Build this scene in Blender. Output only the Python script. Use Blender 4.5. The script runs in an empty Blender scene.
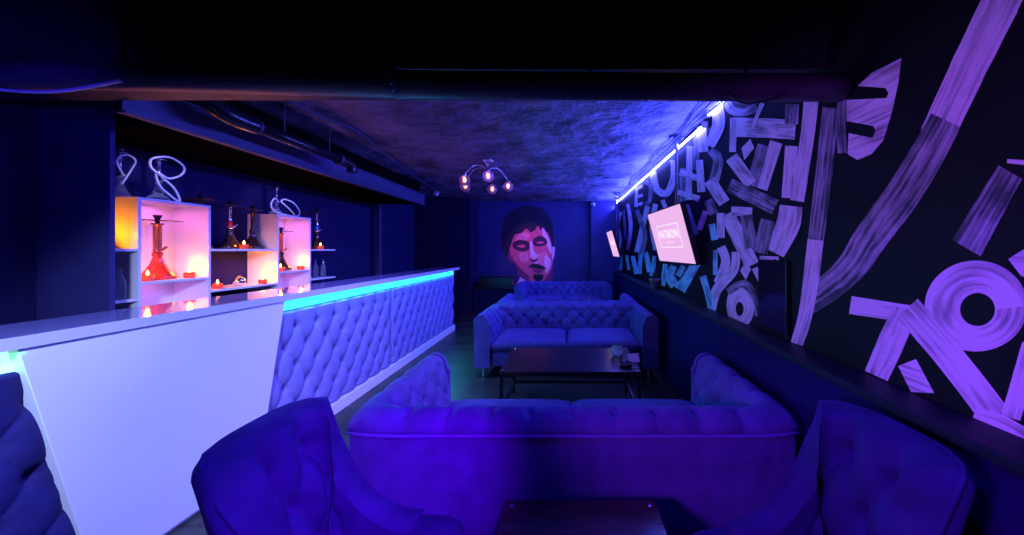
import bpy, bmesh, math, random
from mathutils import Vector, Matrix
random.seed(7)
PI = math.pi
scn = bpy.context.scene
COL = scn.collection
CAMZ = 1.45
F = 320.0; VX = 568.0; VY = 250.0

# ------------------------------------------------------------------ materials
def sock(n, *names):
    for k in names:
        if k in n.inputs: return n.inputs[k]
def mat(name, col, rough=.5, metal=0, spec=None, emis=None, es=0, sheen=0, coat=0, trans=0, ior=None,
        noise=None, bump=None):
    m = bpy.data.materials.new(name); m.use_nodes = True
    nt = m.node_tree; b = nt.nodes['Principled BSDF']
    b.inputs['Base Color'].default_value = (*col, 1)
    b.inputs['Roughness'].default_value = rough
    b.inputs['Metallic'].default_value = metal
    if spec is not None: sock(b, 'Specular IOR Level').default_value = spec
    if emis: b.inputs['Emission Color'].default_value = (*emis, 1); b.inputs['Emission Strength'].default_value = es
    if sheen:
        b.inputs['Sheen Weight'].default_value = sheen; b.inputs['Sheen Roughness'].default_value = .35
        b.inputs['Sheen Tint'].default_value = (.25, .2, 1, 1)
    if coat: b.inputs['Coat Weight'].default_value = coat; b.inputs['Coat Roughness'].default_value = .05
    if trans: b.inputs['Transmission Weight'].default_value = trans
    if ior: b.inputs['IOR'].default_value = ior
    tc = nt.nodes.new('ShaderNodeTexCoord')
    if noise:      # (scale, amount, stretch)
        sc, am, st = noise
        mp = nt.nodes.new('ShaderNodeMapping'); mp.inputs['Scale'].default_value = st
        n = nt.nodes.new('ShaderNodeTexNoise'); n.inputs['Scale'].default_value = sc; n.inputs['Detail'].default_value = 5
        nt.links.new(tc.outputs['Object'], mp.inputs[0]); nt.links.new(mp.outputs[0], n.inputs['Vector'])
        r = nt.nodes.new('ShaderNodeMapRange'); r.inputs['From Min'].default_value = .3; r.inputs['From Max'].default_value = .7
        r.inputs['To Min'].default_value = 1-am; r.inputs['To Max'].default_value = 1+am
        nt.links.new(n.outputs['Fac'], r.inputs['Value'])
        mx = nt.nodes.new('ShaderNodeVectorMath'); mx.operation = 'SCALE'
        mx.inputs[0].default_value = col; nt.links.new(r.outputs[0], mx.inputs['Scale'])
        nt.links.new(mx.outputs[0], b.inputs['Base Color'])
    if bump:       # (scale, strength, distance, stretch)
        sc, s, d, st = bump
        mp = nt.nodes.new('ShaderNodeMapping'); mp.inputs['Scale'].default_value = st
        n = nt.nodes.new('ShaderNodeTexNoise'); n.inputs['Scale'].default_value = sc; n.inputs['Detail'].default_value = 6
        nt.links.new(tc.outputs['Object'], mp.inputs[0]); nt.links.new(mp.outputs[0], n.inputs['Vector'])
        bp = nt.nodes.new('ShaderNodeBump'); bp.inputs['Strength'].default_value = s; bp.inputs['Distance'].default_value = d
        nt.links.new(n.outputs['Fac'], bp.inputs['Height']); nt.links.new(bp.outputs[0], b.inputs['Normal'])
    return m
U = (1, 1, 1)
M = {}
M['velvet_shaded'] = mat('velvet_shaded', (.026, .020, .125), .7, sheen=.12, spec=.08, noise=(7, .3, U), bump=(30, .25, .005, U))  # same blue velvet, with shade put into a darker colour
M['velvet'] = mat('velvet', (.085, .075, .30), .7, sheen=.1, spec=.15, noise=(9, .22, U), bump=(35, .2, .004, U))
M['velvet_lit'] = mat('velvet_lit', (.22, .21, .52), .7, sheen=.2, spec=.15, noise=(9, .15, U), bump=(60, .25, .003, U))  # same velvet, with the stronger light on the bar put into the colour
M['velvet_dark'] = mat('velvet_dark', (.05, .05, .3), .7, sheen=.2, spec=.15, noise=(9, .25, U), bump=(60, .25, .003, U))
M['piping'] = mat('piping', (.13, .09, .42), .6, noise=(20, .1, U))
M['white_panel'] = mat('white_panel', (.82, .82, .86), .42, noise=(3, .02, U))
M['counter'] = mat('counter_laminate', (.28, .29, .72), .08, coat=.5, noise=(2, .03, U))  # white laminate; the blue of the room's light is put into the colour
M['counter_edge'] = mat('counter_edge', (.62, .62, .70), .35, noise=(3, .03, U))
M['shelf_white'] = mat('shelf_white', (.86, .85, .84), .35, noise=(3, .02, U))
M['wall_navy'] = mat('wall_navy', (.03, .027, .14), .75, noise=(4, .15, U), bump=(14, .2, .004, U))
M['wall_dark'] = mat('wall_dark', (.012, .014, .05), .85, spec=.1, noise=(4, .2, U), bump=(20, .2, .004, U))
M['wall_black'] = mat('wall_black_paint', (.0035, .0035, .006), .6, spec=.2, noise=(5, .3, U), bump=(25, .25, .004, U))
M['ledge'] = mat('ledge_paint', (.006, .012, .022), .5, spec=.2, noise=(5, .2, U))
M['ceiling'] = mat('rough_concrete', (.15, .14, .22), .9, noise=(2.2, .6, (1, 1.1, 1)), bump=(5, 1.0, .1, (1, 1.2, 1)))
M['flat_black'] = mat('flat_black', (.004, .004, .005), .95, spec=0, noise=(6, .3, U))
M['steel'] = mat('painted_steel', (.05, .05, .13), .5, noise=(8, .2, U))
M['beam_dark'] = mat('beam_dark', (.028, .026, .035), .55, noise=(8, .3, U))
M['pipe_black'] = mat('pipe_black', (.015, .015, .02), .25, noise=(8, .2, U))
M['duct'] = mat('duct_paint', (.05, .04, .07), .45, noise=(8, .2, U))
M['chrome'] = mat('chrome', (.8, .8, .85), .12, metal=1, noise=(8, .02, U))
M['black_metal'] = mat('black_metal', (.012, .012, .014), .35, noise=(8, .1, U))
M['table_wood'] = mat('table_wood', (.035, .022, .024), .22, noise=(5, .5, (1, 14, 1)))
M['tray_metal'] = mat('tray_metal', (.10, .06, .05), .3, metal=.7, noise=(8, .1, U))
M['hookah_black'] = mat('hookah_black', (.015, .012, .02), .12, coat=.5, noise=(8, .1, U))
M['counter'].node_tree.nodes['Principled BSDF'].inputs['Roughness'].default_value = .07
M['hookah_red'] = mat('hookah_red', (.55, .04, .02), .12, coat=.5, noise=(8, .1, U))
M['hookah_copper'] = mat('hookah_copper', (.35, .10, .07), .25, metal=.3, noise=(30, .3, (1, 1, .2)))
M['hookah_blue'] = mat('hookah_blue', (.05, .2, .6), .2, noise=(8, .1, U))
M['hose'] = mat('white_hose', (.8, .8, .85), .35, noise=(8, .03, U))
M['glass'] = mat('clear_glass', (.92, .94, 1), .03, trans=.9, ior=1.35)
M['candle_red'] = mat('candle_red_glass', (.75, .05, .02), .25, emis=(1, .08, .01), es=.35, noise=(8, .05, U))  # flame's glow through the red glass is set as emission
M['wax'] = mat('wax', (.9, .5, .3), .5, emis=(1, .35, .05), es=1.2, noise=(8, .05, U))  # candlelight inside the wax is set as emission
M['flame'] = mat('flame', (1, .6, .2), .5, emis=(1, .42, .06), es=14)
M['led_cyan'] = mat('led_cyan', (.1, .8, .8), .5, emis=(.05, .72, .74), es=1.05)
M['led_green'] = mat('led_green', (.3, .9, .6), .5, emis=(.42, 1, .72), es=1.3)
M['led_blue'] = mat('led_blue', (.3, .3, 1), .5, emis=(.10, .12, 1), es=55)
M['screen'] = mat('lit_screen', (.02, .02, .02), .3, emis=(.90, .50, .86), es=.95)
M['screen_ink'] = mat('screen_ink', (.02, .02, .02), .3, emis=(1, .92, 1), es=1.0)
M['tv_black'] = mat('tv_black', (.01, .01, .012), .3, noise=(8, .1, U))
M['bulb_glass'] = mat('globe_glass', (.75, .7, 1), .04, trans=.85, ior=1.2)
M['filament'] = mat('filament', (1, .4, .2), .5, emis=(1, .28, .12), es=5)
M['pot'] = mat('terracotta_pot', (.30, .14, .20), .6, noise=(12, .2, U))
M['leaf'] = mat('leaf', (.03, .08, .04), .5, noise=(12, .3, U))
M['white_plastic'] = mat('white_plastic', (.75, .75, .8), .35, noise=(8, .03, U))
M['paper'] = mat('paper', (.8, .8, .85), .5, noise=(8, .03, U))
M['cable'] = mat('black_cable', (.02, .02, .03), .4, noise=(8, .1, U))

def plank_mat():
    m = bpy.data.materials.new('dark_planks'); m.use_nodes = True; nt = m.node_tree; b = nt.nodes['Principled BSDF']
    tc = nt.nodes.new('ShaderNodeTexCoord'); br = nt.nodes.new('ShaderNodeTexBrick')
    br.inputs['Scale'].default_value = 1.0; br.inputs['Brick Width'].default_value = 1.3; br.inputs['Row Height'].default_value = .14
    br.inputs['Mortar Size'].default_value = .004; br.inputs['Mortar'].default_value = (.004, .004, .004, 1)
    br.inputs['Color1'].default_value = (.05, .055, .045, 1); br.inputs['Color2'].default_value = (.022, .025, .022, 1)
    nt.links.new(tc.outputs['Object'], br.inputs['Vector'])
    mp = nt.nodes.new('ShaderNodeMapping'); mp.inputs['Scale'].default_value = (1.5, 25, 1)
    n = nt.nodes.new('ShaderNodeTexNoise'); n.inputs['Scale'].default_value = 2.5; n.inputs['Detail'].default_value = 5
    nt.links.new(tc.outputs['Object'], mp.inputs[0]); nt.links.new(mp.outputs[0], n.inputs['Vector'])
    mx = nt.nodes.new('ShaderNodeMix'); mx.data_type = 'RGBA'; mx.blend_type = 'MULTIPLY'; mx.inputs['Factor'].default_value = .8
    nt.links.new(br.outputs['Color'], mx.inputs['A'])
    cr = nt.nodes.new('ShaderNodeValToRGB'); cr.color_ramp.elements[0].position = .3; cr.color_ramp.elements[0].color = (.35, .35, .35, 1)
    cr.color_ramp.elements[1].position = .7; cr.color_ramp.elements[1].color = (1.3, 1.3, 1.3, 1)
    nt.links.new(n.outputs['Fac'], cr.inputs[0]); nt.links.new(cr.outputs[0], mx.inputs['B'])
    nt.links.new(mx.outputs['Result'], b.inputs['Base Color']); b.inputs['Roughness'].default_value = .38
    return m
M['floor'] = plank_mat()

def brush_mat(name, c1, c2, wear):
    """paint laid on with a wide brush: bristle streaks run along the stroke (UV u = along, v = across, in metres)"""
    m = bpy.data.materials.new(name); m.use_nodes = True; nt = m.node_tree; b = nt.nodes['Principled BSDF']
    uv = nt.nodes.new('ShaderNodeTexCoord')
    mp = nt.nodes.new('ShaderNodeMapping'); mp.inputs['Scale'].default_value = (3.5, 70, 1)
    n = nt.nodes.new('ShaderNodeTexNoise'); n.inputs['Scale'].default_value = 1; n.inputs['Detail'].default_value = 4
    nt.links.new(uv.outputs['UV'], mp.inputs[0]); nt.links.new(mp.outputs[0], n.inputs['Vector'])
    mp2 = nt.nodes.new('ShaderNodeMapping'); mp2.inputs['Scale'].default_value = (5, 9, 1)
    n2 = nt.nodes.new('ShaderNodeTexNoise'); n2.inputs['Scale'].default_value = 1; n2.inputs['Detail'].default_value = 3
    nt.links.new(uv.outputs['UV'], mp2.inputs[0]); nt.links.new(mp2.outputs[0], n2.inputs['Vector'])
    ad = nt.nodes.new('ShaderNodeMath'); ad.operation = 'ADD'
    nt.links.new(n.outputs['Fac'], ad.inputs[0]); nt.links.new(n2.outputs['Fac'], ad.inputs[1])
    cr = nt.nodes.new('ShaderNodeValToRGB'); e = cr.color_ramp.elements
    e[0].position = wear; e[0].color = (*c2, 1); e[1].position = wear+.18; e[1].color = (*c1, 1)
    hf = nt.nodes.new('ShaderNodeMath'); hf.operation = 'MULTIPLY'; hf.inputs[1].default_value = .5
    nt.links.new(ad.outputs[0], hf.inputs[0]); nt.links.new(hf.outputs[0], cr.inputs[0])
    nt.links.new(cr.outputs[0], b.inputs['Base Color']); b.inputs['Roughness'].default_value = .6
    return m
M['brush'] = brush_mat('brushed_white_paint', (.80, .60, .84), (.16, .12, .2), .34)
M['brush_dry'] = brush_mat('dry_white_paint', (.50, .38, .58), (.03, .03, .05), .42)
M['brush_blue'] = brush_mat('brushed_blue_strokes', (.30, .80, .95), (.03, .10, .2), .38)  # bluer tone for some of the lower strokes

# ------------------------------------------------------------------ mesh helpers
def finish(name, bm, m, parent=None, smooth=False, bevel=0, seg=2):
    bmesh.ops.recalc_face_normals(bm, faces=bm.faces)
    me = bpy.data.meshes.new(name); bm.to_mesh(me); bm.free()
    for k in (m if isinstance(m, (list, tuple)) else [m]): me.materials.append(k)
    if smooth:
        for p in me.polygons: p.use_smooth = True
    o = bpy.data.objects.new(name, me); COL.objects.link(o)
    if parent: o.parent = parent
    if bevel:
        b = o.modifiers.new('bevel', 'BEVEL'); b.width = bevel; b.segments = seg; b.limit_method = 'ANGLE'
        for p in me.polygons: p.use_smooth = True
        b.harden_normals = False
        me.set_sharp_from_angle(angle=.6) if not smooth else None
    return o
def box(bm, x0, x1, y0, y1, z0, z1, mi=0):
    vs = [bm.verts.new((x, y, z)) for x in (x0, x1) for y in (y0, y1) for z in (z0, z1)]
    for f in ((0, 1, 3, 2), (4, 6, 7, 5), (0, 4, 5, 1), (2, 3, 7, 6), (0, 2, 6, 4), (1, 5, 7, 3)):
        bm.faces.new([vs[i] for i in f]).material_index = mi
def prism(bm, pts, axis, a, b, mi=0):
    """polygon pts (2D) extruded along axis ('x','y','z') between a and b"""
    def mk(p, t):
        return {'x': (t, p[0], p[1]), 'y': (p[0], t, p[1]), 'z': (p[0], p[1], t)}[axis]
    A = [bm.verts.new(mk(p, a)) for p in pts]; B = [bm.verts.new(mk(p, b)) for p in pts]
    bm.faces.new(A).material_index = mi; bm.faces.new(B[::-1]).material_index = mi
    n = len(pts)
    for i in range(n): bm.faces.new((A[i], B[i], B[(i+1) % n], A[(i+1) % n])).material_index = mi
def lathe(bm, prof, c=(0, 0, 0), n=24, mi=0):
    rings = []
    for r, z in prof:
        if r < 1e-5: rings.append([bm.verts.new((c[0], c[1], c[2]+z))])
        else: rings.append([bm.verts.new((c[0]+r*math.cos(2*PI*i/n), c[1]+r*math.sin(2*PI*i/n), c[2]+z)) for i in range(n)])
    for a, b in zip(rings, rings[1:]):
        for i in range(n):
            j = (i+1) % n
            if len(a) == 1 and len(b) == 1: continue
            if len(a) == 1: f = bm.faces.new((a[0], b[j], b[i]))
            elif len(b) == 1: f = bm.faces.new((a[i], a[j], b[0]))
            else: f = bm.faces.new((a[i], a[j], b[j], b[i]))
            f.material_index = mi
    for rr in (rings[0], rings[-1]):
        if len(rr) > 1: bm.faces.new(rr).material_index = mi
def tube(bm, pts, r, n=8, closed=False, mi=0):
    pts = [Vector(p) for p in pts]; N = len(pts); rings = []
    up = Vector((0, 0, 1))
    for i, p in enumerate(pts):
        a = pts[(i-1) % N] if (closed or i > 0) else p; b = pts[(i+1) % N] if (closed or i < N-1) else p
        t = (b-a).normalized(); s = t.cross(up)
        if s.length < .05: s = t.cross(Vector((1, 0, 0)))
        s.normalize(); w = s.cross(t).normalized(); rr = r[i] if isinstance(r, (list, tuple)) else r
        rings.append([bm.verts.new(p + (s*math.cos(2*PI*k/n)+w*math.sin(2*PI*k/n))*rr) for k in range(n)])
    pairs = list(zip(rings, rings[1:])) + ([(rings[-1], rings[0])] if closed else [])
    for A, B in pairs:
        for k in range(n): bm.faces.new((A[k], A[(k+1) % n], B[(k+1) % n], B[k])).material_index = mi
    if not closed: bm.faces.new(rings[0]); bm.faces.new(rings[-1])
def cyl(bm, p, q, r, n=12, mi=0): tube(bm, [p, q], r, n, mi=mi)
def sphere(bm, c, r, n=16, m=10, mi=0, sz=1):
    lathe(bm, [(r*math.sin(PI*i/m), -r*sz*math.cos(PI*i/m)) for i in range(m+1)], c, n, mi)
def curve(pts, k=8, closed=False):
    P = [Vector(p) for p in pts]; n = len(P); out = []
    rng = range(n if closed else n-1)
    for i in rng:
        g = lambda j: P[j % n] if closed else P[max(0, min(n-1, j))]
        a, b, c, d = g(i-1), g(i), g(i+1), g(i+2)
        for s in range(k):
            t = s/k
            out.append(.5*((2*b)+(-a+c)*t+(2*a-5*b+4*c-d)*t*t+(-a+3*b-3*c+d)*t**3))
    if not closed: out.append(P[-1])
    return out
def thing(name, label, cat, loc=(0, 0, 0), rz=0, group=None):
    o = bpy.data.objects.new(name, None); COL.objects.link(o); o.location = loc; o.rotation_euler = (0, 0, rz)
    o.empty_display_size = .05
    return tag(o, label, cat, group)
def tag(o, label, cat, group=None):
    o['label'] = label; o['category'] = cat
    if group: o['group'] = group
    return o
def struct(name, bm, m, **k):
    o = finish(name, bm, m, **k); o['kind'] = 'structure'; return o
def bx(name, m, x0, x1, y0, y1, z0, z1, parent=None, **k):
    bm = bmesh.new(); box(bm, x0, x1, y0, y1, z0, z1); return finish(name, bm, m, parent, **k)
def dup(root, loc=None, rz=None, label=None, group=None):
    r = root.copy(); COL.objects.link(r)
    if loc is not None: r.location = loc
    if rz is not None: r.rotation_euler = (0, 0, rz)
    if label: r['label'] = label
    if group: r['group'] = group
    def rec(src, dst):
        for ch in list(src.children):
            c = ch.copy(); COL.objects.link(c); c.parent = dst; rec(ch, c)
    rec(root, r)
    return r
def light(name, kind, loc, energy, col, parent=None, **k):
    l = bpy.data.lights.new(name, kind); l.energy = energy; l.color = col
    for a, v in k.items():
        if a not in ('target',): setattr(l, a, v)
    o = bpy.data.objects.new(name, l); COL.objects.link(o); o.location = loc
    if 'target' in k:
        d = Vector(k['target'])-Vector(loc); o.rotation_euler = d.to_track_quat('-Z', 'Y').to_euler()
    if parent: o.parent = parent
    return o

# ------------------------------------------------------------------ the room
XR = 1.25; XL = -3.48; YB = 7.9; ZC = 2.65
def sbox(name, m, *a, **k):
    bm = bmesh.new(); box(bm, *a); return struct(name, bm, m, **k)
sbox('floor', M['floor'], XL-.2, XR+.2, -1.6, YB+.3, -.1, 0)
# ceiling: rough cast slab
bm = bmesh.new()
nx, ny = 60, 90
grid = []
from mathutils import noise as mn
for j in range(ny+1):
    row = []
    for i in range(nx+1):
        x = XL-.2+(XR-XL+.4)*i/nx; y = -1.6+(YB+1.9)*j/ny
        d = mn.noise(Vector((x*1.6, y*3, 0)))*.012+mn.noise(Vector((x*5, y*9, 3)))*.007
        row.append(bm.verts.new((x, y, ZC+d)))
    grid.append(row)
for j in range(ny):
    for i in range(nx): bm.faces.new((grid[j][i], grid[j+1][i], grid[j+1][i+1], grid[j][i+1]))
for f in bm.faces:
    if f.calc_center_median().y < 1.6: f.material_index = 1  # near part blackened: the unlit area above the lamps is put into the colour
c = struct('ceiling', bm, [M['ceiling'], M['flat_black']], smooth=True)
sl = bpy.data.meshes
b = c.modifiers.new('solid', 'SOLIDIFY'); b.thickness = .15; b.offset = -1 if c.data.polygons[0].normal.z < 0 else 1
sbox('wall_right', M['wall_black'], XR, XR+.15, -1.6, YB+.3, 0, ZC+.1)
sbox('wall_back', M['wall_navy'], XL-.2, XR, YB, YB+.2, 0, ZC+.1)
M['wall_shelf'] = mat('wall_deep_navy', (.014, .012, .075), .8, spec=.15, noise=(4, .15, U))
sbox('wall_left', M['wall_shelf'], XL-.15, XL, -1.6, YB, 0, ZC+.1)
sbox('wall_front', M['wall_dark'], XL, XR, -1.75, -1.6, 0, ZC+.1)
sbox('wall_bar_end', M['wall_navy'], XL, -3.0, 2.095, 2.12, 0, ZC)
sbox('wall_recess', M['wall_dark'], XL, -2.22, 7.25, YB, 0, ZC)
sbox('trim_1', M['wall_navy'], .56, XR, 7.76, YB, 0, ZC)          # pilaster at the far right
# dado below the ledge
M['wall_dado'] = mat('dado_blue_black', (.010, .008, .085), .8, spec=.1, noise=(4, .2, U))
sbox('wall_dado', M['wall_dado'], 1.12, XR, -1.6, 7.76, 0, .90)
sbox('trim_2', M['ledge'], 1.09, XR, -1.6, 7.76, .90, .935, bevel=.006)
# cross beam near the camera with service pipe
sbox('trim_3', M['beam_dark'], XL, XR, 1.53, 1.85, 2.315, ZC+.02)
# soffit over the back bar, closed by a steel beam
sbox('trim_4', M['flat_black'], XL, -2.66, 2.12, 5.75, 2.27, ZC)
t = thing('steel_beam', 'long painted steel I-beam running under the ceiling above the bar', 'beam', (-2.6, 0, 2.25))
bx('web', M['steel'], -.01, .01, 1.86, 5.78, .012, .188, t)
bx('flange', M['steel'], -.03, .03, 1.86, 5.78, 0, .012, t)
bx('flange', M['steel'], -.03, .03, 1.86, 5.78, .188, .2, t)
t = thing('steel_post', 'slim upright steel post at the far end of the back bar', 'post', (-3.36, 5.68, 0))
bx('shaft', M['steel'], -.035, .035, -.035, .035, .012, 2.27, t, bevel=.004)
bx('foot_plate', M['steel'], -.07, .07, -.07, .07, 0, .012, t)
# horizontal service pipe under the cross beam
def P(px, py, D): return ((px-VX)/F*D, D, CAMZ-(py-VY)/F*D)
t = thing('service_pipe', 'long dark horizontal pipe hung under the ceiling beam nearest the camera', 'pipe', (-.8, 1.44, 2.2))
bm = bmesh.new()
pp = [P(0, 76, 1.44), P(130, 76.5, 1.44), P(300, 81.5, 1.44), P(450, 85, 1.44), P(640, 87, 1.44), P(843, 88, 1.44)]
pp = curve([(a+.8, b-1.44, c-2.2) for a, b, c in pp], 5)
tube(bm, pp, .058, 20); finish('pipe', bm, M['duct'], t, smooth=True)
bm = bmesh.new(); a = P(398, 83.5, 1.44)
cyl(bm, (a[0]+.8-.02, 0, a[2]-2.2), (a[0]+.8+.02, 0, a[2]-2.2+.002), .064, 24); o = finish('clamp', bm, M['steel'], t)
bm = bmesh.new()
for i in range(5): sphere(bm, (a[0]+.8, -.063*math.cos(-.9+.4*i), a[2]-2.2+.063*math.sin(-.9+.4*i)), .005, 8, 6)
finish('clamp_screws', bm, M['chrome'], t)

for hx in (-1.2, .9, 1.6):
    bm = bmesh.new(); cyl(bm, (hx, 0, .0), (hx, 0, ZC-2.2), .006, 8); finish('hanger', bm, M['flat_black'], t)
# black drain pipe beside the steel beam
t = thing('drain_pipe', 'black ceiling pipe with a big elbow above the bar', 'pipe', (-2.35, 2.3, 2.38))
bm = bmesh.new()
tube(bm, [(0, .1, 0), (0, 1.0, 0)], .042, 16); finish('pipe', bm, M['pipe_black'], t, smooth=True)
bm = bmesh.new()
tube(bm, curve([(-.1, -.2, .18), (-.06, -.15, .07), (-.02, -.06, .01), (0, .1, 0)], 6), .062, 18); finish('elbow', bm, M['pipe_black'], t, smooth=True)
for y in (.1, .98):
    bm = bmesh.new(); cyl(bm, (0, y-.02, 0), (0, y+.02, 0), .056, 20); finish('coupling', bm, M['duct'], t, smooth=False)
bm = bmesh.new(); tube(bm, curve([(0, 1.0, 0), (0, 1.12, -.005), (.0, 1.17, -.03), (0, 1.18, -.09)], 5), .05, 16); finish('end_bend', bm, M['pipe_black'], t, smooth=True)
for y in (.35, .85):
    bm = bmesh.new(); cyl(bm, (0, y, .03), (0, y, .265), .006, 8); finish('hanger', bm, M['steel'], t)
bm = bmesh.new(); tube(bm, curve([(-2.2, 2.0, 2.62), (-2.15, 2.8, 2.61), (-2.1, 3.2, 2.63), (-2.3, 4.3, 2.615), (-2.45, 5.2, 2.62), (-2.6, 6.35, 2.61), (-2.66, 6.45, 2.60)], 8), .008, 6)
tag(finish('ceiling_cable', bm, M['steel'], smooth=True), 'thin loose cable running along the ceiling to a white sensor', 'cable')
bm = bmesh.new(); lathe(bm, [(0, -.07), (.03, -.065), (.05, -.03), (.055, 0), (.05, .015), (0, .02)], (-2.68, 6.5, 2.62), 18)
tag(finish('smoke_sensor', bm, M['white_plastic'], smooth=True), 'small round white sensor on the ceiling left of the chandelier', 'sensor')
bm = bmesh.new(); tube(bm, curve([(-2.7, 1.35, 2.19), (-2.45, 1.37, 2.14), (-2.2, 1.38, 2.135), (-1.9, 1.36, 2.17)], 8), .007, 6)
tag(finish('loose_wire', bm, M['white_plastic'], smooth=True), 'thin sagging wire at the left end of the near ceiling pipe', 'wire')
bm = bmesh.new(); tube(bm, curve([P(728, 93, 1.395), P(733, 98, 1.36), P(745, 103, 1.36), P(765, 101, 1.36), P(785, 93, 1.395)], 8), .004, 6)
tag(finish('loose_wire', bm, M['cable'], smooth=True), 'thin black wire looping below the right end of the near ceiling pipe', 'wire')

# ------------------------------------------------------------------ tufting
def tuft(s, t, hw, hv, vt, vb, A, B, rb=.02):
    """quilted height: s along, t up (metres); buttons on the lattice i+j even; rows between vb and vt (row numbers)"""
    u = s/hw; v = t/hv; vc = min(max(v, vb), vt)
    h = abs(math.sin(PI*(u+vc)/2)*math.sin(PI*(u-vc)/2))
    i0 = round(u); j0 = round(vc); best = 9
    for i in (i0-1, i0, i0+1):
        for j in (j0-1, j0, j0+1):
            if (i+j) % 2 == 0 and vb <= j <= vt:
                d2 = ((u-i)*hw)**2+((v-j)*hv)**2
                best = min(best, d2)
    h = A*h**.42
    r = math.sqrt(best)
    h += B*(1-math.exp(-r/rb))
    if r < .006: h += B*.15      # covered button
    return h

def mitre(nx_, ny_):
    return 1/max(abs(nx_), abs(ny_))**.85

def upath(hw, dep, rc, step):
    """U path: open front at +y=dep; starts front-left, back at y=0; returns (x,y,nx,ny,s)"""
    pts = []
    L1 = dep-rc; La = rc*PI/2; L2 = 2*(hw-rc)
    tot = 2*L1+2*La+L2; n = max(8, int(tot/step))
    for k in range(n+1):
        s = tot*k/n; q = s
        if q <= L1: pts.append((-hw, dep-q, -1, 0, s)); continue
        q -= L1
        if q <= La:
            a = q/rc; pts.append((-hw+rc-rc*math.cos(a), rc-rc*math.sin(a), -math.cos(a), -math.sin(a), s)); continue
        q -= La
        if q <= L2: pts.append((-hw+rc+q, 0, 0, -1, s)); continue
        q -= L2
        if q <= La:
            a = q/rc; pts.append((hw-rc+rc*math.sin(a), rc-rc*math.cos(a), math.sin(a), -math.cos(a), s)); continue
        q -= La
        pts.append((hw, rc+q, 1, 0, s))
    return pts, tot

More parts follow.
